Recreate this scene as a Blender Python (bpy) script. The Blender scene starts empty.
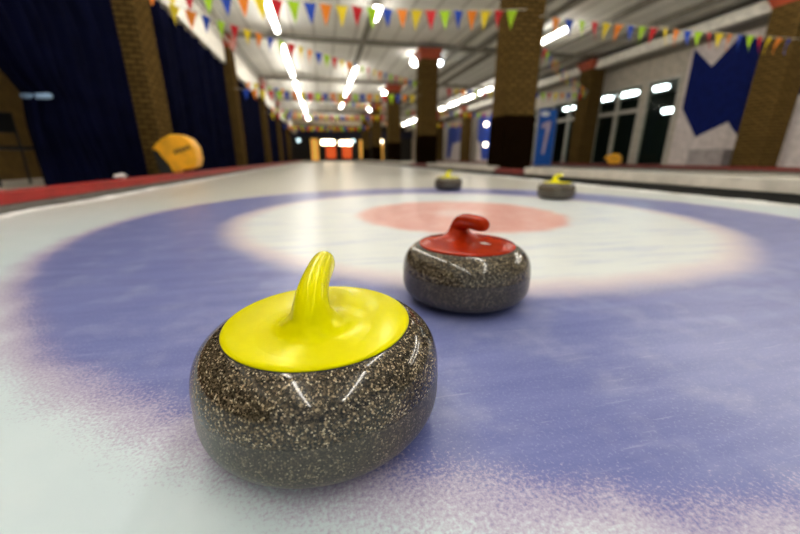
import bpy, bmesh, math, random
from mathutils import Vector, Matrix
random.seed(7)
PI = math.pi
scn = bpy.context.scene
COL = scn.collection

# ------------------------------------------------------------------ helpers
def link(name, bm, mat, parent=None, smooth=False):
    me = bpy.data.meshes.new(name)
    bmesh.ops.recalc_face_normals(bm, faces=bm.faces)
    bm.to_mesh(me); bm.free()
    if mat: me.materials.append(mat)
    if smooth:
        for p in me.polygons: p.use_smooth = True
    o = bpy.data.objects.new(name, me); COL.objects.link(o)
    if parent: o.parent = parent
    return o
def tag(o, label, cat, group=None):
    o['label'] = label; o['category'] = cat
    if group: o['group'] = group
    return o
def thing(name, label, cat, loc=(0, 0, 0), rz=0, group=None):
    o = bpy.data.objects.new(name, None); COL.objects.link(o)
    o.empty_display_size = .1
    o.location = loc; o.rotation_euler = (0, 0, rz)
    return tag(o, label, cat, group)
def struct(name, bm, mat, smooth=False):
    o = link(name, bm, mat, None, smooth); o['kind'] = 'structure'; return o
def dup(root, label, loc=None, rz=None):
    r = root.copy(); COL.objects.link(r); r['label'] = label
    if loc is not None: r.location = loc
    if rz is not None: r.rotation_euler = (0, 0, rz)
    for ch in list(root.children):
        c = ch.copy(); COL.objects.link(c); c.parent = r
        for g in list(ch.children):
            d = g.copy(); COL.objects.link(d); d.parent = c
    return r
def box(bm, x0, x1, y0, y1, z0, z1, bevel=0):
    vs = [bm.verts.new((x, y, z)) for x in (x0, x1) for y in (y0, y1) for z in (z0, z1)]
    fs = [(0, 1, 3, 2), (4, 6, 7, 5), (0, 4, 5, 1), (2, 3, 7, 6), (0, 2, 6, 4), (1, 5, 7, 3)]
    faces = [bm.faces.new([vs[i] for i in f]) for f in fs]
    if bevel:
        es = set(e for f in faces for e in f.edges)
        bmesh.ops.bevel(bm, geom=list(es), offset=bevel, segments=2, affect='EDGES', profile=.5)
    return bm
def mbox(*a, **k):
    return box(bmesh.new(), *a, **k)
def tube(bm, pts, r, n=8, caps=True):
    pts = [Vector(p) for p in pts]
    rs = r if isinstance(r, (list, tuple)) else [r]*len(pts)
    rings = []
    up0 = Vector((0, 0, 1))
    prev = None
    for i, p in enumerate(pts):
        t = (pts[min(i+1, len(pts)-1)]-pts[max(i-1, 0)]).normalized()
        if prev is None:
            u = up0 if abs(t.z) < .9 else Vector((1, 0, 0))
            a = t.cross(u).normalized()
        else:
            a = (prev - t*prev.dot(t)).normalized()
        prev = a
        b = t.cross(a).normalized()
        rings.append([bm.verts.new(p+(a*math.cos(2*PI*k/n)+b*math.sin(2*PI*k/n))*rs[i]) for k in range(n)])
    for A, B in zip(rings, rings[1:]):
        for k in range(n):
            bm.faces.new((A[k], A[(k+1) % n], B[(k+1) % n], B[k]))
    if caps:
        bm.faces.new(rings[0][::-1]); bm.faces.new(rings[-1])
    return bm
def lathe(bm, prof, n=96):
    rings = []
    for r, z in prof:
        if r < 1e-6: rings.append([bm.verts.new((0, 0, z))])
        else: rings.append([bm.verts.new((r*math.cos(2*PI*k/n), r*math.sin(2*PI*k/n), z)) for k in range(n)])
    for A, B in zip(rings, rings[1:]):
        for k in range(n):
            k2 = (k+1) % n
            if len(A) == 1: bm.faces.new((A[0], B[k2], B[k]))
            elif len(B) == 1: bm.faces.new((A[k], A[k2], B[0]))
            else: bm.faces.new((A[k], A[k2], B[k2], B[k]))
    return bm
def prism_y(bm, poly, y0, y1, bevel=0):   # poly in (x,z)
    a = [bm.verts.new((x, y0, z)) for x, z in poly]; b = [bm.verts.new((x, y1, z)) for x, z in poly]
    n = len(poly); fs = [bm.faces.new(a), bm.faces.new(b[::-1])]
    for i in range(n): fs.append(bm.faces.new((a[i], b[i], b[(i+1) % n], a[(i+1) % n])))
    if bevel:
        es = list(fs[0].edges)+list(fs[1].edges)
        bmesh.ops.bevel(bm, geom=es, offset=bevel, segments=3, affect='EDGES', profile=.5)
    return bm
def prism_x(bm, poly, x0, x1):            # poly in (y,z)
    a = [bm.verts.new((x0, y, z)) for y, z in poly]; b = [bm.verts.new((x1, y, z)) for y, z in poly]
    n = len(poly); bm.faces.new(a); bm.faces.new(b[::-1])
    for i in range(n): bm.faces.new((a[i], b[i], b[(i+1) % n], a[(i+1) % n]))
    return bm

# ------------------------------------------------------------------ materials
def srgb(r, g, b):
    f = lambda c: (c/255/12.92 if c/255 <= .04045 else ((c/255+.055)/1.055)**2.4)
    return (f(r), f(g), f(b), 1)
class NT:
    def __init__(s, name):
        s.m = bpy.data.materials.new(name); s.m.use_nodes = True
        s.t = s.m.node_tree; s.b = s.t.nodes['Principled BSDF']
    def n(s, typ, **kw):
        nd = s.t.nodes.new(typ)
        for k, v in kw.items():
            if k.startswith('i_'):
                key = k[2:]; key = int(key) if key.isdigit() else key.replace('_', ' ')
                nd.inputs[key].default_value = v
            else: setattr(nd, k, v)
        return nd
    def l(s, a, b): s.t.links.new(a, b)
    def obj(s): return s.n('ShaderNodeTexCoord').outputs['Object']
    def noise(s, scale, detail=4, vec=None, rough=.6):
        nd = s.n('ShaderNodeTexNoise'); nd.inputs['Scale'].default_value = scale
        nd.inputs['Detail'].default_value = detail; nd.inputs['Roughness'].default_value = rough
        if vec is not None: s.l(vec, nd.inputs['Vector'])
        return nd
    def mr(s, val, a, b, c=0., d=1., smooth=True):
        nd = s.n('ShaderNodeMapRange'); nd.clamp = True
        if smooth: nd.interpolation_type = 'SMOOTHSTEP'
        s.l(val, nd.inputs['Value'])
        for k, v in zip(('From Min', 'From Max', 'To Min', 'To Max'), (a, b, c, d)): nd.inputs[k].default_value = v
        return nd.outputs['Result']
    def math(s, op, a, b=None):
        nd = s.n('ShaderNodeMath', operation=op)
        for i, v in enumerate((a, b)):
            if v is None: continue
            if isinstance(v, (int, float)): nd.inputs[i].default_value = v
            else: s.l(v, nd.inputs[i])
        return nd.outputs[0]
    def mix(s, f, a, b, blend='MIX'):
        nd = s.n('ShaderNodeMix', data_type='RGBA', blend_type=blend)
        if isinstance(f, (int, float)): nd.inputs[0].default_value = f
        else: s.l(f, nd.inputs[0])
        for i, v in ((6, a), (7, b)):
            if isinstance(v, tuple): nd.inputs[i].default_value = v
            else: s.l(v, nd.inputs[i])
        return nd.outputs[2]
    def bump(s, h, strength, dist):
        nd = s.n('ShaderNodeBump'); nd.inputs['Strength'].default_value = strength; nd.inputs['Distance'].default_value = dist
        s.l(h, nd.inputs['Height']); s.l(nd.outputs[0], s.b.inputs['Normal'])
    def set(s, **kw):
        for k, v in kw.items():
            s.b.inputs[k.replace('_', ' ')].default_value = v
        return s

def simple(name, col, rough=.6, var=.15, scale=6, **kw):
    t = NT(name); nz = t.noise(scale, 3, t.obj())
    f = t.mr(nz.outputs['Fac'], .3, .7)
    dk = tuple(c*(1-var) for c in col[:3])+(1,); lt = tuple(min(1, c*(1+var)) for c in col[:3])+(1,)
    t.l(t.mix(f, dk, lt), t.b.inputs['Base Color']); t.set(Roughness=rough, **kw)
    return t.m
def emit(name, col, strength):
    t = NT(name); nz = t.noise(1.5, 2, t.obj())
    t.l(t.mr(nz.outputs['Fac'], 0, 1, strength*.9, strength*1.1), t.b.inputs['Emission Strength'])
    t.set(Base_Color=col, Emission_Color=col, Roughness=.4)
    return t.m

HX, HY = .793, 1.978           # house centre
def ice_material():
    t = NT('ice'); P = t.obj()
    sep = t.n('ShaderNodeSeparateXYZ'); t.l(P, sep.inputs[0])
    dx = t.math('SUBTRACT', sep.outputs[0], HX); dy = t.math('SUBTRACT', sep.outputs[1], HY)
    d = t.math('SQRT', t.math('ADD', t.math('MULTIPLY', dx, dx), t.math('MULTIPLY', dy, dy)))
    nA = t.noise(2.2, 5, P).outputs['Fac']; nB = t.noise(240, 3, P, .7).outputs['Fac']; nC = t.noise(9, 5, P).outputs['Fac']
    wob = t.math('ADD', t.math('MULTIPLY', t.math('SUBTRACT', nA, .5), .09),
                 t.math('ADD', t.math('MULTIPLY', t.math('SUBTRACT', nC, .5), .05), t.math('MULTIPLY', t.math('SUBTRACT', nB, .5), .16)))
    D = t.math('ADD', d, wob)
    D = t.math('SUBTRACT', D, t.math('MULTIPLY', t.mr(sep.outputs[1], 1.0, .35), .016))   # the ring was painted a little out of round
    # slow stretched streaks (sweeping and scraping marks)
    mp = t.n('ShaderNodeMapping'); t.l(P, mp.inputs[0]); mp.inputs['Rotation'].default_value = (0, 0, .75); mp.inputs['Scale'].default_value = (1.2, 9, 1)
    streak = t.noise(2.0, 6, mp.outputs[0], .65).outputs['Fac']
    mp2 = t.n('ShaderNodeMapping'); t.l(P, mp2.inputs[0]); mp2.inputs['Rotation'].default_value = (0, 0, -.35); mp2.inputs['Scale'].default_value = (4, 70, 1)
    scr = t.noise(2.0, 3, mp2.outputs[0], .6).outputs['Fac']
    # base white: greenish grey near, warmer far away
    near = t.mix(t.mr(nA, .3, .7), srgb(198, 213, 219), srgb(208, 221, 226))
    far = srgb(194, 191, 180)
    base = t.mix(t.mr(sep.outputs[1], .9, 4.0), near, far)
    inner = t.mix(t.mr(streak, .46, .72), srgb(222, 226, 224), srgb(190, 197, 216))
    c = t.mix(t.mr(D, 1.32, 1.22), base, inner)
    blue = t.mix(t.mr(streak, .3, .7), srgb(93, 99, 160), srgb(112, 118, 174))
    blue = t.mix(t.math('MULTIPLY', t.mr(nB, .52, .72), .25), blue, srgb(192, 194, 224))
    blue = t.mix(t.math('MULTIPLY', t.mr(scr, .62, .72), .18), blue, srgb(205, 206, 226))
    ring = t.math('MULTIPLY', t.mr(D, 1.20, 1.34), t.mr(D, 1.91, 1.81))
    c = t.mix(t.math('MULTIPLY', ring, .95), c, blue)
    # pinkish bleed at both edges of the blue ring
    halo = t.math('MULTIPLY', t.mr(D, 1.80, 1.85), t.mr(D, 1.91, 1.86))
    c = t.mix(t.math('MULTIPLY', halo, .36), c, srgb(200, 166, 186))
    halo2 = t.math('MULTIPLY', t.mr(D, 1.15, 1.23), t.mr(D, 1.35, 1.25))
    c = t.mix(t.math('MULTIPLY', halo2, .4), c, srgb(208, 172, 178))
    red = t.mix(t.mr(nC, .3, .7), srgb(216, 146, 134), srgb(226, 172, 160))
    rr = t.mr(D, .64, .56)
    c = t.mix(t.math('MULTIPLY', rr, .9), c, red)
    c = t.mix(t.math('MULTIPLY', t.mr(D, .20, .10), .7), c, srgb(226, 208, 204))
    # frost mottling
    c = t.mix(t.math('MULTIPLY', t.mr(nC, .45, .75), .12), c, srgb(236, 238, 240))
    t.l(c, t.b.inputs['Base Color'])
    t.set(Roughness=.3)
    t.set(IOR=1.31, Coat_Weight=.0)
    h = t.math('ADD', t.math('MULTIPLY', nB, .5), t.noise(160, 2, P).outputs['Fac'])
    t.bump(h, .06, .002)
    return t.m

def granite_material():
    t = NT('granite'); P = t.obj()
    v1 = t.n('ShaderNodeTexVoronoi'); v1.inputs['Scale'].default_value = 520; t.l(P, v1.inputs['Vector'])
    v2 = t.n('ShaderNodeTexVoronoi'); v2.inputs['Scale'].default_value = 820; t.l(P, v2.inputs['Vector'])
    s1 = t.n('ShaderNodeSeparateColor'); t.l(v1.outputs['Color'], s1.inputs[0])
    s2 = t.n('ShaderNodeSeparateColor'); t.l(v2.outputs['Color'], s2.inputs[0])
    dark = t.mix(t.mr(s2.outputs[1], .2, .9), srgb(30, 26, 21), srgb(78, 69, 55))
    c = t.mix(t.mr(s1.outputs[0], .60, .78), dark, srgb(100, 87, 68))
    c = t.mix(t.mr(s1.outputs[0], .89, .95), c, srgb(166, 146, 116))
    c = t.mix(t.mr(s2.outputs[0], .93, .96), c, srgb(206, 190, 160))
    c = t.mix(t.mr(s2.outputs[2], .74, .82), c, srgb(22, 20, 18))
    # dull striking band round the lower half
    sep = t.n('ShaderNodeSeparateXYZ'); t.l(P, sep.inputs[0])
    z = sep.outputs[2]
    lower = t.mr(z, .082, .077)
    c = t.mix(t.math('MULTIPLY', lower, .4), c, srgb(72, 69, 66))
    t.l(c, t.b.inputs['Base Color'])
    t.l(t.mr(lower, 0, 1, .07, .28, False), t.b.inputs['Roughness'])
    t.set(IOR=1.5)
    t.bump(s1.outputs[0], .05, .0005)
    return t.m

def plastic(name, a, b, smooth=.28):
    t = NT(name); P = t.obj()
    n1 = t.noise(28, 4, P).outputs['Fac']; n2 = t.noise(140, 3, P).outputs['Fac']
    c = t.mix(t.mr(n1, .35, .7), a, b)
    t.l(c, t.b.inputs['Base Color']); t.set(Roughness=smooth)
    t.set(Specular_IOR_Level=.3, Specular_Tint=tuple(min(1, c*1.1+.08) for c in b[:3])+(1,)); t.bump(n2, .012, .0006)
    return t.m

def brick_material(name, c1, c2, mortar):
    t = NT(name); P = t.obj()
    sep = t.n('ShaderNodeSeparateXYZ'); t.l(P, sep.inputs[0])
    cmb = t.n('ShaderNodeCombineXYZ')
    t.l(t.math('ADD', sep.outputs[0], sep.outputs[1]), cmb.inputs[0]); t.l(sep.outputs[2], cmb.inputs[1])
    br = t.n('ShaderNodeTexBrick'); t.l(cmb.outputs[0], br.inputs['Vector'])
    br.inputs['Scale'].default_value = 1; br.inputs['Brick Width'].default_value = .2; br.inputs['Row Height'].default_value = .075
    br.inputs['Mortar Size'].default_value = .014; br.inputs['Color1'].default_value = c1; br.inputs['Color2'].default_value = c2; br.inputs['Mortar'].default_value = mortar
    nz = t.noise(5, 3, P).outputs['Fac']
    c = t.mix(t.math('MULTIPLY', t.mr(nz, .3, .7), .35), br.outputs['Color'], tuple(x*.55 for x in c1[:3])+(1,))
    t.l(c, t.b.inputs['Base Color']); t.set(Roughness=.9, Specular_IOR_Level=.0); t.bump(br.outputs['Fac'], -.6, .01)
    return t.m

def glass_material():
    t = NT('window_glass'); t.t.nodes.remove(t.b)
    out = t.t.nodes['Material Output']
    tr = t.n('ShaderNodeBsdfTransparent'); tr.inputs[0].default_value = (.75, .82, .78, 1)
    gl = t.n('ShaderNodeBsdfGlossy'); gl.inputs['Roughness'].default_value = .03
    fr = t.n('ShaderNodeFresnel'); fr.inputs[0].default_value = 1.12
    mx = t.n('ShaderNodeMixShader'); t.l(fr.outputs[0], mx.inputs[0]); t.l(tr.outputs[0], mx.inputs[1]); t.l(gl.outputs[0], mx.inputs[2])
    t.l(mx.outputs[0], out.inputs[0])
    return t.m

def ceiling_material():
    t = NT('ceiling_panels'); P = t.obj()
    sep = t.n('ShaderNodeSeparateXYZ'); t.l(P, sep.inputs[0])
    w = t.math('FRACT', t.math('MULTIPLY', sep.outputs[0], 1.6))
    seam = t.mr(t.math('ABSOLUTE', t.math('SUBTRACT', w, .5)), .40, .48)
    nz = t.noise(1.2, 4, P).outputs['Fac']
    c = t.mix(t.mr(nz, .3, .7), srgb(226, 225, 220), srgb(238, 237, 232))
    c = t.mix(t.math('MULTIPLY', seam, .55), c, srgb(150, 146, 136))
    t.l(c, t.b.inputs['Base Color']); t.set(Roughness=.7)
    return t.m

M = dict(
    ice=ice_material(), granite=granite_material(),
    yellow=plastic('yellow_plastic', srgb(220, 212, 0), srgb(226, 218, 0), .2),
    red=plastic('red_plastic', srgb(156, 36, 8), srgb(178, 48, 12), .2),
    black=simple('black_rubber', srgb(22, 21, 20), .6),
    concrete=simple('pale_floor', srgb(188, 184, 172), .5),
    brick=brick_material('olive_brick', srgb(106, 84, 46), srgb(88, 69, 37), srgb(42, 32, 16)),
    darkbrick=brick_material('dark_brick', srgb(26, 15, 6), srgb(21, 12, 5), srgb(12, 7, 3)),
    orange=simple('orange_paint', srgb(150, 58, 24), .6),
    redpad=simple('red_bumper_pad', srgb(150, 24, 16), .45),
    darkred=simple('dark_red_pad', srgb(112, 20, 14), .6),
    whitefloor=simple('white_ice_floor', srgb(232, 228, 216), .4),
    greypad=simple('grey_bumper_base', srgb(98, 94, 88), .7),
    whitepad=simple('white_bumper_board', srgb(188, 181, 170), .5),
    navy=simple('navy_curtain_cloth', srgb(6, 8, 28), 1, .3, 3, Specular_IOR_Level=.03),
    tie=simple('pale_blue_tie', srgb(120, 150, 185), .7),
    beam=simple('pale_beam', srgb(226, 222, 212), .6),
    rib=simple('grey_rib', srgb(132, 128, 118), .7),
    pipe=simple('grey_pipe', srgb(170, 166, 158), .4),
    ceil=ceiling_material(),
    tan=simple('tan_wall', srgb(124, 96, 44), .8),
    fascia=simple('warm_grey_fascia', srgb(176, 168, 154), .7),
    white=simple('white_panel', srgb(206, 196, 194), .6),
    mural=simple('navy_mural_paint', srgb(8, 24, 88), .7, Specular_IOR_Level=.1),
    blue=simple('blue_banner_cloth', srgb(18, 92, 190), .5),
    bluemural=simple('bright_blue_mural', srgb(30, 66, 168), .5),
    frame=simple('white_frame', srgb(182, 178, 168), .5),
    glass=glass_material(),
    dark=simple('dark_wall', srgb(30, 27, 24), .8),
    green=simple('dark_green_wall', srgb(24, 38, 28), .8),
    cab=simple('machine_yellow', srgb(236, 168, 10), .45),
    ink=simple('dark_print', srgb(60, 46, 16), .6),
    metal=simple('dark_metal', srgb(28, 26, 25), .4),
    tubeM=emit('tube_light', (1, .95, .86, 1), 25),
    tubeC=emit('cool_lamp', (.86, .94, 1, 1), 14),
    coolW=emit('pale_cool_lamp', (.70, .93, 1, 1), 2.2),
    warmM=emit('warm_lamp', (1, .80, .52, 1), 14),
    amber=emit('amber_panel', (1, .50, .08, 1), .55),
    redglow=emit('red_glow_panel', (1, .13, .02, 1), .45),
    snow=simple('scraped_snow', srgb(222, 222, 220), .8),
    cord=simple('cord', srgb(190, 185, 170), .7),
    skirt=simple('silver_trim', srgb(150, 155, 165), .35, .1, 6, Metallic=.7),
)
FL = dict(lime=srgb(176, 222, 30), blue=srgb(28, 74, 190), orange=srgb(246, 140, 32), yellow=srgb(240, 214, 30), red=srgb(206, 28, 40))
def cloth(name, c):
    t = NT(name); nz = t.noise(12, 3, t.obj()).outputs['Fac']
    t.l(t.mix(t.mr(nz, .3, .7), c, tuple(x*.85 for x in c[:3])+(1,)), t.b.inputs['Base Color'])
    t.set(Roughness=.6)
    out = t.t.nodes['Material Output']
    tl = t.n('ShaderNodeBsdfTranslucent'); tl.inputs[0].default_value = c
    mx = t.n('ShaderNodeMixShader'); mx.inputs[0].default_value = .45
    t.l(t.b.outputs[0], mx.inputs[1]); t.l(tl.outputs[0], mx.inputs[2]); t.l(mx.outputs[0], out.inputs[0])
    return t.m
for k in FL: M['flag_'+k] = cloth('pennant_'+k, FL[k])

# ------------------------------------------------------------------ setting
Y0, Y1 = -5.0, 44.0
struct('floor', mbox(-5.0, 20, Y0, Y1+1, -.25, -.02), M['concrete'])
bm = bmesh.new()
box(bm, -1.87, 3.22, Y0, 37, -.02, 0)
struct('ice_sheet', bm, M['ice'])
struct('ice_sheet', mbox(-4.7, -3.05, Y0, 37, -.02, 0), M['whitefloor'])
ROWX = (-2.8, 3.75, 10.3); ROWY = [6.8+6.1*k for k in range(5)]
struct('ceiling', mbox(-5.0, 20, Y0, Y1+1, 3.98, 4.2), M['ceil'])
struct('wall_left', mbox(-4.9, -4.7, Y0, Y1, -.02, 3.98), M['tan'])
struct('wall_far', mbox(-5.0, 20, Y1, Y1+.2, -.02, 3.98), M['dark'])
# right wall with two glazed openings and a dark stretch
bm = bmesh.new()
box(bm, 11, 11.2, Y0, 9.75, -.02, 2.82); box(bm, 11, 11.2, 11.0, 11.12, -.02, 2.82); box(bm, 11, 11.2, 13.25, 13.7, -.02, 2.82)
box(bm, 11, 11.2, 18.6, Y1, -.02, 2.82); box(bm, 11, 11.2, Y0, Y1, 2.82, 3.98)
struct('wall_right', bm, M['fascia'])
struct('wall_back_room', mbox(19.8, 20, Y0, Y1, -.02, 3.98), M['green'])
# longitudinal beams over the column rows
struct('trim_1', mbox(-2.95, -2.65, Y0, Y1, 3.04, 3.75), M['beam'])
struct('trim_2', mbox(10.12, 10.32, Y0, Y1, 3.50, 3.76), M['beam'])
struct('trim_3', mbox(10.32, 11, Y0, Y1, 3.50, 3.56), M['rib'])
for i, x in enumerate((4.75, 5.5, 6.2, 7.9, 9.4)):
    struct('trim_%d' % (4+i), mbox(x-.07, x+.07, Y0, Y1, 3.84, 3.98), M['rib'])
for i, y in enumerate([.7]+ROWY+[37.3]):
    struct('trim_%d' % (9+i), mbox(-2.65, 10.12, y-.13, y+.13, 3.88, 3.98), M['rib'])
struct('trim_16', mbox(1.47, 1.63, Y0, Y1, 3.90, 3.98), M['rib'])
struct('trim_17', mbox(-1.13, -.97, Y0, Y1, 3.92, 3.98), M['rib'])
struct('trim_18', mbox(-4.7, 11, 43.6, 44, 2.65, 3.3), simple('dark_blue_header', srgb(20, 22, 52), .8))

# windows in the right wall
def pane(y0, y1, z0, z1):
    bm = bmesh.new(); bm.faces.new([bm.verts.new((11.03, y, z)) for y, z in ((y0, z0), (y1, z0), (y1, z1), (y0, z1))])
    return bm
def window(name, y0, y1, z0, z1, nv, hz):
    bm = bmesh.new(); w = .09
    box(bm, 10.97, 11.1, y0, y1, z0, z0+w); box(bm, 10.97, 11.1, y0, y1, z1-w, z1)
    for k in range(nv+1):
        yc = y0+(y1-y0)*k/nv; yc = min(max(yc, y0+w/2), y1-w/2)
        box(bm, 10.975, 11.095, yc-w/2, yc+w/2, z0+w, z1-w)
    for z in hz: box(bm, 10.98, 11.09, y0, y1, z-.06, z+.06)
    f = struct(name, bm, M['frame'])
    link('glass_pane', pane(y0, y1, z0, z1), M['glass'], f)
    return f
window('window_1', 11.12, 13.25, 0, 2.82, 2, (1.95,))
window('window_2', 9.75, 11.0, 0, 2.82, 1, ())
window('window_3', 13.7, 18.6, 0, 2.82, 4, (2.0,))

# ------------------------------------------------------------------ kerbs beside the ice
def run(name, label, cat, x0, x1, y0, y1, parts, group=None):
    t = thing(name, label, cat, ((x0+x1)/2, y0, 0), 0, group)
    for nm, m, z0, z1, ins in parts:
        o = link(nm, mbox(x0+ins-(x0+x1)/2, x1-ins-(x0+x1)/2, 0, y1-y0, z0, z1, bevel=.008), m, t)
    return t
LP = [('base_board', M['greypad'], 0, .05, .004), ('red_pad', M['redpad'], .05, .125, 0)]
run('ice_bumper', 'long red padded bumper with grey base along the left edge of the ice', 'bumper', -2.02, -1.89, .5, 37, LP)
WP = [('base_board', M['black'], 0, .075, .02), ('white_pad', M['whitepad'], .075, .175, 0)]
RP = [('base_board', M['black'], 0, .06, .02), ('red_pad', M['darkred'], .06, .14, 0)]
run('ice_bumper', 'white bumper board on black base beside the ice, nearest on the right', 'bumper', 3.3, 3.42, 0.5, 5.43, WP)
run('ice_bumper', 'red bumper section at the foot of the nearest middle column', 'bumper', 3.3, 3.42, 5.45, 6.5, RP)
run('ice_bumper', 'white bumper board between the two nearest middle columns', 'bumper', 3.3, 3.42, 6.52, 11.2, WP)
run('ice_bumper', 'red bumper section at the foot of the second middle column', 'bumper', 3.3, 3.42, 11.22, 13.4, RP)
run('ice_bumper', 'white bumper board running far beyond the second middle column', 'bumper', 3.3, 3.42, 13.42, 36, WP)
run('ice_bumper', 'thin red bumper far across the second sheet along the right hand wall', 'bumper', 9.62, 9.75, 3, 36,
    [('base_board', M['greypad'], 0, .06, .004), ('red_pad', M['darkred'], .06, .14, 0)])
run('end_bumper', 'dark low bumper closing the far end of the ice', 'bumper', -1.87, 3.2, 37.05, 37.2, [('base_board', M['black'], 0, .05, 0), ('white_pad', M['whitepad'], .05, .12, 0)])
# scraped snow lying in ridges along both edges
def snow(name, xa, w, h, label, side):
    bm = bmesh.new(); rows = []
    n = 260; random.seed(5 if side > 0 else 9)
    ph = [random.uniform(0, 6) for _ in range(6)]
    for i in range(n+1):
        y = .4 + 20*(i/n)**1.6
        wob = .035*math.sin(y*3.1+ph[0])+.025*math.sin(y*7.7+ph[1])+.012*math.sin(y*19+ph[2])+random.uniform(-.008, .008)
        hh = h*(.75+.35*math.sin(y*4.3+ph[3])*math.sin(y*11+ph[4]))
        ring = []
        for k in range(7):
            u = k/6
            x = xa + side*(u*w) - side*wob*(1-u)
            z = hh*math.sin(PI*min(1, u*1.0))**.8 if 0 < k < 6 else -.002
            ring.append(bm.verts.new((x, y, z+(random.uniform(-.002, .002) if 0 < k < 6 else 0))))
        rows.append(ring)
    for A, B in zip(rows, rows[1:]):
        for k in range(6): bm.faces.new((A[k], A[k+1], B[k+1], B[k]))
    o = link(name, bm, M['snow'], None, True); o['kind'] = 'stuff'
    return tag(o, label, 'snow')
snow('snow_ridge', 3.06, .2, .018, 'ragged white snow scraped up along the right edge of the ice', 1)
snow('snow_ridge', -1.76, .125, .012, 'thin strip of scraped snow along the left red bumper', -1)

# ------------------------------------------------------------------ curling stones
def superprof(R, H, n, steps=40):
    out = []
    for i in range(steps+1):
        t = -PI/2+PI*i/steps
        c = abs(math.cos(t)); s = math.sin(t)
        r = R*c**(2/n); z = H+H*math.copysign(abs(s)**(2/n), s)
        out.append((0 if i in (0, steps) else r, z))
    return out
pr = []
for r, z in superprof(.1455, .060, 3.2, 60):
    pr.append((r, z))
up = [(r, min(.1316, .060+(z-1.0)*.0825)) for r, z in superprof(.1455, 1.0, 3.4, 60) if z > 1.0001]
bm = lathe(bmesh.new(), [p for p in pr if p[1] <= .0601]+up, 112)
body_me = link('granite_body', bm, M['granite'], None, True)
CAP = [(.1060, .1310), (.1085, .1314), (.1092, .1328), (.1085, .1342), (.1065, .1354), (.1030, .1362), (.095, .1371), (.08, .1383), (.06, .1392), (.03, .1397), (0, .1399)]
bm = lathe(bmesh.new(), CAP, 112)
cap_y = link('cap', bm, M['yellow'], None, True)
bm = lathe(bmesh.new(), [(.1055, .1300), (.1096, .1302), (.1101, .1310), (.1096, .1317), (.1055, .1318)], 112)
ring_o = link('seal_ring', bm, M['black'], None, True)
# gooseneck handle swept as one surface: flared foot, neck, bend and grip
def capz(r):
    top = CAP[4:][::-1]
    for (r0, z0), (r1, z1) in zip(top, top[1:]):
        if r0 <= r <= r1: return z0+(z1-z0)*(r-r0)/(r1-r0)
    return CAP[4][1]
def handle_bm():
    P = [(-.030, 0, .074, -.0005), (-.030, 0, .067, -.0001), (-.031, 0, .059, .0003), (-.032, 0, .052, .0009), (-.033, 0, .045, .0020), (-.0345, 0, .0385, .0042), (-.0362, 0, .0325, .0085), (-.0372, 0, .0288, .0128),
         (-.038, .1580, .0252), (-.0383, .1635, .0224), (-.036, .1695, .0203), (-.0305, .1755, .0189), (-.021, .1803, .0178),
         (-.007, .1836, .0171), (.009, .1853, .0168), (.026, .1862, .0167), (.043, .1867, .0167), (.057, .1870, .0160), (.0665, .1872, .0142), (.0725, .1873, .0110), (.0758, .1874, .0058)]
    bm = bmesh.new(); rings = []; n = 32; nb = 5
    for i, q in enumerate(P):
        ring = []
        if len(q) == 4:
            x, _, r, off = q
            for k in range(n):
                c, s = math.cos(2*PI*k/n), math.sin(2*PI*k/n)
                vx, vy = x+c*r, s*r
                ring.append(bm.verts.new((vx, vy, capz(math.hypot(vx, vy))+off)))
        else:
            x, z, r = q
            a = P[i-1]; b = P[min(i+1, len(P)-1)]
            az = a[1] if len(a) == 3 else .1525
            tx, tz = b[0]-a[0], b[1]-az; L = math.hypot(tx, tz); tx /= L; tz /= L
            nx, nz = tz, -tx
            for k in range(n):
                c, s = math.cos(2*PI*k/n), math.sin(2*PI*k/n)
                ring.append(bm.verts.new((x+nx*c*r, s*r*.95, z+nz*c*r)))
        rings.append(ring)
    for A, B in zip(rings, rings[1:]):
        for k in range(n): bm.faces.new((A[k], A[(k+1) % n], B[(k+1) % n], B[k]))
    bm.faces.new(rings[-1])
    return bm
han = link('handle', handle_bm(), M['yellow'], None, True)
md = han.modifiers.new('smooth_surface', 'SUBSURF'); md.levels = 1; md.render_levels = 2
yel = thing('curling_stone', 'large near granite curling stone with yellow cap and handle, in sharp focus', 'curling stone', (-.0156, .3939, 0), 0, 'curling stones on the ice')
for o in (body_me, cap_y, ring_o, han): o.parent = yel
def redden(root):
    for c in root.children:
        if c.name.startswith(('cap', 'handle')):
            c.data = c.data.copy(); c.data.materials[0] = M['red']
def ang(dx, dy): return math.atan2(dy, dx)
yel.rotation_euler.z = ang(.020, .125)
rs = dup(yel, 'granite curling stone with red cap and bent red handle behind the large yellow one', (.3123, .7234, 0), math.radians(-83))
redden(rs)
# shared by copies: the yellow far stones
dup(yel, 'small distant yellow capped curling stone beyond the red house centre, left of the far pair', (1.28, 3.53, 0), ang(.6, .75))
dup(yel, 'distant yellow capped curling stone on the right, nearer of the far pair', (1.865, 2.56, 0), ang(.9, .45))
# a short pale oval on the red cap
st = [c for c in rs.children if c.name.startswith('cap')][0]
bm = bmesh.new()
bmesh.ops.create_circle(bm, cap_ends=True, segments=20, radius=.012)
for v in bm.verts: v.co.x *= 1.25
s_o = link('oval', bm, M['white'], st); s_o.location = (.035, .028, .1395); s_o.rotation_euler = (-.02, .02, .4); s_o['label'] = 'small white oval'

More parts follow.
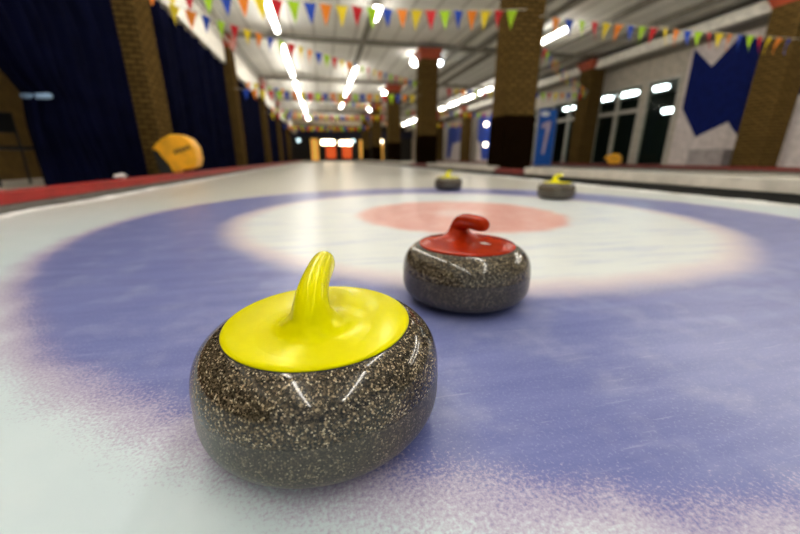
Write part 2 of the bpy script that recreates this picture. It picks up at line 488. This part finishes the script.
# ------------------------------------------------------------------ brick columns
H_ = .3
def col_parts(root, mid, k):
    z0 = 1.1 if mid else -.02
    if mid: link('dark_base', mbox(-H_-.015, H_+.015, -H_-.015, H_+.015, -.02, 1.1), M['darkbrick'], root)
    link('shaft', mbox(-H_, H_, -H_, H_, z0, 3.5), M['brick'], root)
    bm = bmesh.new()
    a = [bm.verts.new((sx*H_, sy*H_, 3.5)) for sx, sy in ((-1, -1), (1, -1), (1, 1), (-1, 1))]
    b = [bm.verts.new((sx*.40, sy*.40, 3.72)) for sx, sy in ((-1, -1), (1, -1), (1, 1), (-1, 1))]
    c = [bm.verts.new((sx*.40, sy*.40, 3.80)) for sx, sy in ((-1, -1), (1, -1), (1, 1), (-1, 1))]
    for A, B in ((a, b), (b, c)):
        for i in range(4): bm.faces.new((A[i], A[(i+1) % 4], B[(i+1) % 4], B[i]))
    bm.faces.new(a[::-1]); bm.faces.new(c)
    link('capital', bm, M['orange'], root)
place = ('nearest', 'second', 'third', 'fourth', 'farthest')
rows = ('left row beside the navy curtains', 'middle row beside the ice', 'right row along the mural wall')
for r, x in enumerate(ROWX):
    for k, y in enumerate(ROWY):
        lab = 'square olive brick column, %s of the %s' % (place[k], rows[r])
        if r == 1 and k == 0: lab = 'large olive brick column with dark base, nearest of the middle row'
        t = thing('brick_column', lab, 'column', (x, y, 0), 0, 'brick columns')
        col_parts(t, r == 1, k)

# ------------------------------------------------------------------ curtains between the left columns
def curtain(y0, y1, label, tied=False):
    t = thing('navy_curtain', label, 'curtain', (-2.8, y0, 0), 0, 'navy curtains between the left columns')
    bm = bmesh.new(); nu, nv = 90, 40; g = []
    folds = (y1-y0)*2.3
    for j in range(nv+1):
        z = .02+(3.03-.02)*j/nv; rw = []
        ye = 0.
        if tied:
            if z < .92: ye = (4.28+.12*(z/.92)**2)-y0
            else: ye = max(0, 4.40-y0-(z-.92)*1.0-.9*max(0, z-1.9))
        wv = y1-y0-ye
        for i in range(nu+1):
            u = i/nu
            if tied and z < 2.4:
                pin = math.exp(-((z-.92)/.5)**2)*.25
                uu = u**(1+pin*2)
            else: uu = u
            y = ye+uu*wv
            x = .075*math.sin(2*PI*u*folds+.35*math.sin(z*1.1+u*9))+.03*math.sin(2*PI*u*folds*.43+1.3)
            if tied: x *= .75
            rw.append(bm.verts.new((x+.02, y, z)))
        g.append(rw)
    for A, B in zip(g, g[1:]):
        for i in range(nu): bm.faces.new((A[i], A[i+1], B[i+1], B[i]))
    link('cloth', bm, M['navy'], t, True)
    if tied:
        bm = bmesh.new()
        pts = []
        for i in range(17):
            a = 2*PI*i/16
            pts.append((.03+.085*math.cos(a), 4.52-y0+.115*math.sin(a), .92+.02*math.sin(a)))
        tube(bm, pts, .028, 8, False)
        o = link('tieback', bm, M['tie'], t, True); o['label'] = 'pale blue tieback band'
    bm = bmesh.new(); tube(bm, [(.02, 0, 3.035), (.02, y1-y0, 3.035)], .02)
    link('curtain_rail', bm, M['metal'], t)
curtain(1.0, 6.47, 'navy curtain tied back with a pale blue band at the left edge', True)
curtain(7.12, 12.58, 'navy curtain behind the yellow machine between the first and second left columns')
curtain(13.22, 18.68, 'narrow looking navy curtain between the second and third left columns')
curtain(19.32, 24.78, 'far navy curtain between the third and fourth left columns')
curtain(25.42, 30.88, 'farthest navy curtain between the fourth and fifth left columns')
# chair glimpsed through the opening
t = thing('dark_chair', 'dark metal framed chair seen through the curtain opening at far left', 'chair', (-3.72, 5.3, 0), .9)
link('seat', mbox(-.21, .21, -.21, .21, .42, .46, bevel=.01), M['metal'], t)
link('backrest', mbox(-.21, .21, .19, .22, .62, .86, bevel=.01), M['metal'], t)
for sx in (-1, 1):
    bm = bmesh.new(); tube(bm, [(sx*.2, -.2, 0), (sx*.2, -.19, .44)], .014); link('leg', bm, M['metal'], t)
    bm = bmesh.new(); tube(bm, [(sx*.2, .24, 0), (sx*.2, .2, .44), (sx*.2, .205, .86)], .014); link('leg', bm, M['metal'], t)

# ------------------------------------------------------------------ yellow machines
def machine(label, loc, rz):
    t = thing('yellow_machine', label, 'machine', loc, rz, 'yellow hooded machines')
    poly = [(-.36, .50), (-.30, .57), (-.19, .65), (-.08, .70), (.06, .70), (.16, .65), (.23, .53), (.24, .36), (.20, .25), (.06, .20), (-.04, .23), (-.10, .16), (-.14, .18), (-.21, .42), (-.27, .46)]
    poly = [(x*.95+.02, z-.05) for x, z in poly]
    link('hood', prism_y(bmesh.new(), poly, -.22, .2, .035), M['cab'], t, False)
    link('chassis', prism_y(bmesh.new(), [(-.33, .46), (-.21, .42), (-.13, .18), (-.09, .0), (-.26, .0), (-.30, .2)], -.16, .16, .01), M['black'], t)
    link('foot', mbox(-.26, -.02, -.18, .18, -.02, .06, bevel=.01), M['black'], t)
    bm = bmesh.new()
    for i in range(5):   # blurred dark print on the hood
        x = -.04+i*.045; z = .38+i*.016
        box(bm, x, x+.03, -.226, -.2195, z, z+.055)
    link('print', bm, M['ink'], t)
    return t
m1 = machine('yellow hooded machine with dark print by the nearest left column', (-2.08, 6.1, 0), .08)
m2 = dup(m1, 'yellow rounded machine by the glazed doors on the right', (10.28, 11.1, -.02), -.9)
m2.scale = (.95, .95, .78)

# small white crumpled cloth lying on the left bumper
bm = bmesh.new(); bmesh.ops.create_icosphere(bm, subdivisions=3, radius=.05)
for v in bm.verts:
    k = 1+.35*math.sin(v.co.x*90)*math.cos(v.co.y*70)+random.uniform(-.08, .08)
    v.co = Vector((v.co.x*.8*k, v.co.y*1.6*k, v.co.z*.45*k))
zmin = min(v.co.z for v in bm.verts)
o = link('crumpled_cloth', bm, M['white'], None, True); o.location = (-1.95, 4.02, .1255-zmin)
tag(o, 'small crumpled white cloth lying on the left red bumper', 'cloth')

# ------------------------------------------------------------------ right wall: murals, banner
def mural(label, y0, y1, z1, shapes, mat):
    t = thing('wall_mural', label, 'mural', (10.96, y0, 0), 0, 'painted wall panels')
    link('white_panel', mbox(0, .03, 0, y1-y0, -.02, z1), M['white'], t)
    for s in shapes:
        link('painted_shape', prism_x(bmesh.new(), [(a-y0, b) for a, b in s], -.008, .002), mat, t)
    return t
mural('white panel with large jagged navy shape, left of the nearest right column', 4.6, 9.63, 3.45,
      [[(9.55, 3.40), (8.92, 2.80), (8.30, 3.44), (7.60, 3.0), (6.80, 3.44), (5.2, 3.44), (5.0, 2.6), (6.2, 2.0), (6.72, 1.72), (7.12, 1.15), (7.6, .75), (7.92, 1.05), (8.10, 1.28), (8.90, .92), (9.52, 1.78)]], M['mural'])
mural('far wall panel, blue above and white below, seen left of the big column', 19.4, 24.6, 3.3,
      [[(19.5, 3.2), (24.55, 3.2), (24.55, 1.6), (23.9, 1.3), (23.7, .25), (22.3, .25), (22.1, 1.2), (19.5, 1.0)]], M['bluemural'])
mural('farthest wall panel with blue upper half beyond the fourth right column', 25.6, 31.0, 3.3,
      [[(25.7, 2.9), (30.9, 2.9), (30.9, .4), (30.1, .4), (29.6, 1.5), (26.6, 1.7), (25.7, 1.3)]], M['bluemural'])
link_box = link('storage_box', mbox(10.55, 10.9, 7.72, 8.68, -.02, .56, bevel=.02), simple('grey_box', srgb(158, 150, 150), .7))
tag(link_box, 'pale grey box standing before the white panel under the navy shape', 'box')
# roll up banner facing the ice
t = thing('banner', 'tall blue roll up banner with white figure between right columns', 'banner', (8.68, 13.0, -.02))
link('cloth', mbox(-.38, .38, 0, .01, .08, 2.16), M['blue'], t)
link('base', mbox(-.42, .42, -.08, .1, 0, .08, bevel=.015), M['skirt'], t)
for sx in (-1, 1): link('side_rail', mbox(sx*.395-.015, sx*.395+.015, -.004, .014, .08, 2.18), M['skirt'], t)
bm = bmesh.new()
prism_y(bm, [(-.10, .50), (.0, .50), (.03, .62), (.16, 1.55), (.18, 1.72), (.0, 1.72), (-.22, 1.60), (-.22, 1.46), (-.02, 1.50)], -.008, -.001)
link('figure', bm, simple('pale_print', srgb(192, 172, 196), .5), t)
bm = bmesh.new()
prism_y(bm, [(-.13+.2*math.cos(2*PI*i/18), 1.98+.09*math.sin(2*PI*i/18)) for i in range(18)], -.008, -.001)
link('ellipse', bm, simple('white_ellipse', srgb(226, 232, 240), .5), t)  # plain white ellipse near the banner top

# ------------------------------------------------------------------ lights
def strip(label, x, y0, y1, z=3.78, w=.12, mat='tubeM', group=None):
    t = thing('strip_light', label, 'ceiling light', (x, y0, z), 0, group)
    L = y1-y0
    link('housing', mbox(-w/2-.01, w/2+.01, 0, L, .045, .07), M['frame'], t)
    bm = bmesh.new(); n = 12; rg = []
    for y in (.02, L-.02):
        rg.append([bm.verts.new((w/2*math.cos(PI*.82+PI*1.36*k/n), y, w/2*math.sin(PI*.82+PI*1.36*k/n))) for k in range(n+1)])
    for k in range(n): bm.faces.new((rg[0][k], rg[0][k+1], rg[1][k+1], rg[1][k]))
    bm.faces.new(rg[0]); bm.faces.new(rg[1][::-1])
    link('diffuser', bm, M[mat], t)
    if True:
        for yy in (min(.12, L*.3), L-min(.12, L*.3)):
            b2 = bmesh.new(); tube(b2, [(0, yy, .075), (0, yy, 3.978-z)], .012, 6); link('hanger', b2, M['metal'], t)
    return t
strip('nearest lit strip of the left ceiling row, cut by the photo top edge', -1.02, 7.2, 11.9)
strip('second lit strip of the left ceiling row from the camera', -1.02, 13.2, 17.6)
strip('third lit strip of the left ceiling row from the camera', -1.02, 19.0, 23.6)
strip('farther lit strip of the left ceiling row, fourth from the camera', -1.02, 25.0, 29.8)
strip('farthest lit strip of the left ceiling row', -1.02, 31.2, 36.0)
strip('unseen lit strip continuing the left ceiling row straight over the near stones', -1.05, 1.1, 6.4)  # unseen run of the row, added to light the near ice
strip('unseen lit strip continuing the left ceiling row behind the camera', -1.05, -4.6, .4)  # also unseen, carries the row on for its light
strip('short lit lamp at the top of the photo, nearest of the dark centre track', 1.55, 9.7, 10.3, w=.2)
strip('lit strip on the dark centre track between second and third columns', 1.55, 15.6, 18.6)
strip('second lit strip on the dark centre track, just past the third column beam', 1.55, 19.6, 22.2)
strip('third lit lamp on the dark centre track', 1.55, 25.6, 27.2)
strip('farthest lit lamp on the dark centre track', 1.55, 33, 35)
strip('unseen lit strip continuing the centre track straight over the house', 1.55, .9, 6.4)  # unseen run of the track, added to light the house
strip('unseen lit strip continuing the centre track behind the camera', 1.55, -4.6, .4)  # unseen, lengthens the track for more light
strip('bright tilted looking strip just right of the big middle column', 6.95, 9.9, 11.5)
strip('unseen lit strip added over the second sheet beside the nearest right column', 6.95, 1.0, 6.4)  # out of view, added for illumination of the right bay
for k, (a, b) in enumerate(((16.6, 17.6), (18.4, 19.8), (20.7, 22.2), (23.1, 24.7), (25.8, 26.6))):
    strip('%s bead in the slanting row of lamps left of the big column' % ('nearest', 'second', 'middle', 'fourth', 'farthest')[k], 8.8, a, b, w=.14)
strip('lone far slanting strip left of the second middle column', 8.8, 34, 39, w=.2)
strip('unseen lamp added to the right bay row outside the picture', 8.8, 1.0, 6.4)  # unseen, added for its light on the hall
strip('unseen lamp added to light the wall behind the navy curtains at far left', -3.9, 4.4, 6.2, w=.14, mat='tubeM')  # no lamp known here; added to brighten the tan wall and floor
# lamps in the room behind the glass
for lab, x, y0, y1, z in (('first lamp behind the glazed doors, left of the lit pair', 13.5, 15.4, 16.3, 3.1),
                          ('second lamp behind the glazed doors, right of the lit pair', 13.5, 13.95, 14.95, 3.1),
                          ('upper lamp behind the dark right hand window', 13.5, 12.55, 13.1, 3.08),
                          ('lower lamp behind the dark right hand window', 13.5, 11.9, 12.5, 2.18),
                          ('lamp behind the glass just right of the blue banner', 13.5, 18.0, 18.7, 3.0)):
    strip(lab, x, y0, y1, z-.03, .24, 'tubeC', 'lamps behind the glass')
# flood lamps on the middle beam
def globe(label, loc, r, mat, cat='lamp'):
    t = thing('round_lamp', label, cat, loc)
    bm = bmesh.new(); bmesh.ops.create_uvsphere(bm, u_segments=20, v_segments=12, radius=r); link('globe', bm, M[mat], t, True)
    bm = bmesh.new(); tube(bm, [(0, 0, r*.7), (0, 0, r+.06), (0, 0, r+.065), (0, 0, 3.94-loc[2]), (0, 0, 3.945-loc[2]), (0, 0, 3.984-loc[2])], [r*.55, r*.55, .02, .02, .1, .1], 14); link('fitting', bm, M['metal'], t)
    return t
globe('bright round lamp hung left of the second middle column top', (3.58, 14.0, 3.72), .15, 'tubeM')
globe('small dim round lamp right of the second middle column top', (4.57, 14.05, 3.74), .10, 'tubeC')
globe('bright round lamp by the third middle column', (3.60, 20.7, 3.72), .15, 'tubeM')
globe('bright round lamp by the fourth middle column', (3.60, 27.0, 3.72), .15, 'tubeM')
def wall_lamp(label, loc, r, mat, axis):
    t = thing('wall_lamp', label, 'lamp', loc)
    bm = bmesh.new(); bmesh.ops.create_uvsphere(bm, u_segments=16, v_segments=10, radius=r); link('globe', bm, M[mat], t, True)
    bm = bmesh.new(); e = Vector(axis); tube(bm, [e*r*.7, e*(r+.12)], r*.5, 12); link('bracket', bm, M['metal'], t)
wall_lamp('cool round lamp on the dark far wall, left of the orange panels', (-2.5, 43.65, 2.3),  .2, 'coolW', (0, 1, 0))
wall_lamp('cool round lamp on the far wall, right of the white boxes', (3.75, 43.65, 2.3),  .2, 'coolW', (0, 1, 0))
wall_lamp('cool round lamp on the far wall beside the second middle column', (11.2, 43.65, 2.2),  .2, 'coolW', (0, 1, 0))
wall_lamp('warm round lamp at the top of the right amber panel', (7.05, 43.65, 2.25), .24, 'warmM', (0, 1, 0))
wall_lamp('upper warm round lamp on the right wall by the big column', (10.78, 22.9, 2.48), .13, 'warmM', (1, 0, 0))
wall_lamp('lower warm round lamp on the right wall by the big column', (10.78, 22.8, 1.2), .13, 'warmM', (1, 0, 0))
# end wall: glowing panels and signs
def panel(name, label, x0, x1, z0, z1, mat, cat):
    t = thing(name, label, cat, ((x0+x1)/2, 43.97, z0)); w = (x1-x0)/2
    link('frame', mbox(-w-.06, w+.06, -.06, 0, -.0, z1-z0+.06), M['metal'], t)
    link('glowing_face', mbox(-w, w, -.09, -.055, .05, z1-z0), mat, t)
panel('glowing_panel', 'amber glowing upright panel at the left of the far wall', -1.15, -.35, .02, 2.5, M['amber'], 'panel')
panel('glowing_panel', 'red glowing panel under the left white light box on the far wall', .55, 1.65, .3, 1.7, M['redglow'], 'panel')
panel('glowing_panel', 'red glowing panel under the right white light box on the far wall', 2.45, 3.5, .3, 1.7, M['redglow'], 'panel')
panel('light_box', 'left white light box glowing on the far wall', .05, 1.55, 1.82, 2.35, M['warmM'], 'light box')
panel('light_box', 'right white light box glowing on the far wall', 2.15, 3.55, 1.78, 2.30, M['warmM'], 'light box')
panel('glowing_panel', 'amber glowing upright panel left of the fourth middle column', 4.5, 5.15, .25, 2.4, M['amber'], 'panel')
panel('glowing_panel', 'amber glowing upright panel right of the fourth middle column', 6.75, 7.35, .1, 1.9, M['amber'], 'panel')

# ------------------------------------------------------------------ bunting
CY = ['lime', 'blue', 'orange', 'yellow', 'red']
flag_me = {}
for c in CY:
    bm = bmesh.new()
    n = 6; w, h = .185, .29
    rw = []
    for j in range(n+1):
        f = 1-j/n; y = .02*math.sin(j/n*PI)
        rw.append([bm.verts.new((sx*w/2*max(f, .04), y+(.012*math.sin(sx*2)), -h*j/n)) for sx in (-1, -.33, .33, 1)])
    for A, B in zip(rw, rw[1:]):
        for k in range(3): bm.faces.new((A[k], A[k+1], B[k+1], B[k]))
    me = bpy.data.meshes.new('pennant_'+c); bm.to_mesh(me); bm.free(); me.materials.append(M['flag_'+c]); flag_me[c] = me
def bunting(label, A, B, sag, step=.235, start=0, rev=False, lead=.2):
    A, B = Vector(A), Vector(B)
    t = thing('pennant_bunting', label, 'bunting', A, 0, 'strings of coloured pennants')
    d = B-A; L = d.length
    def at(u): return d*u+Vector((0, 0, -4*sag*u*(1-u)))
    bm = bmesh.new(); tube(bm, [at(i/30) for i in range(31)], .006, 5)
    link('cord', bm, M['cord'], t)
    n = int((L-.3)/step); az = math.atan2(d.y, d.x)
    n = min(n, 60)
    for i in range(n):
        u = (lead+step*(i+.5))/L
        c = CY[((-i if rev else i)+start) % 5]
        o = bpy.data.objects.new(c+'_pennant', flag_me[c]); COL.objects.link(o); o.parent = t
        o.location = at(u)+Vector((0, 0, -.004)); o.rotation_euler = (random.uniform(-.2, .2), random.uniform(-.08, .08), az+random.uniform(-.3, .3))
bunting('nearest pennant string across the photo top from left column to big middle column', (-2.62, 6.42, 2.72), (3.62, 6.42, 2.78), .15, .242, 2, False, .29)
bunting('nearest pennant string from the big middle column to the right column', (3.9, 6.42, 2.70), (10.0, 6.42, 2.72), .02, .262, 2, True)
bunting('diagonal pennant string from nearest left column to second middle column', (-2.46, 7.1, 2.72), (3.42, 12.58, 2.76), .04, .262, 3, True)
bunting('diagonal pennant string from big middle column to second right column', (4.1, 7.14, 2.74), (9.98, 12.6, 2.74), .05, .28, 0)
bunting('second cross string of pennants between second left and middle columns', (-2.48, 12.52, 2.36), (3.42, 12.52, 2.38), .05, .24, 1)
bunting('second cross string of pennants between second middle and right columns', (4.1, 12.52, 2.62), (9.98, 12.52, 2.66), .05, .26, 4, True)
bunting('diagonal pennant string from second left to third middle column', (-2.46, 13.2, 2.72), (3.42, 18.66, 2.76), .05, .27, 2)
bunting('third cross string of pennants over the left sheet', (-2.48, 18.62, 2.36), (3.42, 18.62, 2.38), .05, .25, 3)
bunting('third cross string of pennants over the right sheet', (4.1, 18.62, 2.66), (9.98, 18.62, 2.66), .06, .26, 0, True)
bunting('diagonal pennant string from third left to fourth middle column', (-2.46, 19.3, 2.72), (3.42, 24.76, 2.76), .05, .27, 2)
bunting('fourth cross string of pennants over the left sheet', (-2.48, 24.72, 2.36), (3.42, 24.72, 2.38), .05, .25, 1)
bunting('fourth cross string of pennants over the right sheet', (4.1, 24.72, 2.66), (9.98, 24.72, 2.66), .06, .26, 2, True)
bunting('farthest cross string of pennants over the left sheet', (-2.48, 30.82, 2.74), (3.42, 30.82, 2.76), .10, .25, 4)

# pipes along the left beam
for k, (x, z) in enumerate(((-2.5, 3.62), (-2.42, 3.86))):
    bm = bmesh.new(); tube(bm, [(x, 4, z), (x, 42, z)], .035, 10)
    o = link('ceiling_pipe', bm, M['pipe'], None, True)
    tag(o, ('lower' if k == 0 else 'upper')+' of two grey pipes running along the left beam', 'pipe')

# ------------------------------------------------------------------ world and fill lamps
w = bpy.data.worlds.new('hall'); scn.world = w; w.use_nodes = True
w.node_tree.nodes['Background'].inputs[0].default_value = (.78, .88, .92, 1); w.node_tree.nodes['Background'].inputs[1].default_value = .5

# ------------------------------------------------------------------ camera
cam = bpy.data.cameras.new('camera'); co = bpy.data.objects.new('camera', cam); COL.objects.link(co)
cam.sensor_width = 36; cam.lens = 345.04/800*36
co.location = (0, 0, .3193); co.rotation_euler = (PI/2-.305, 0, -math.radians(12.1667))
cam.clip_start = .01
cam.dof.use_dof = True; cam.dof.focus_distance = .395; cam.dof.aperture_fstop = 2.5; cam.dof.aperture_blades = 0
scn.camera = co
scn.view_settings.view_transform = 'Standard'
scn.view_settings.look = 'None'
scn.view_settings.exposure = 0
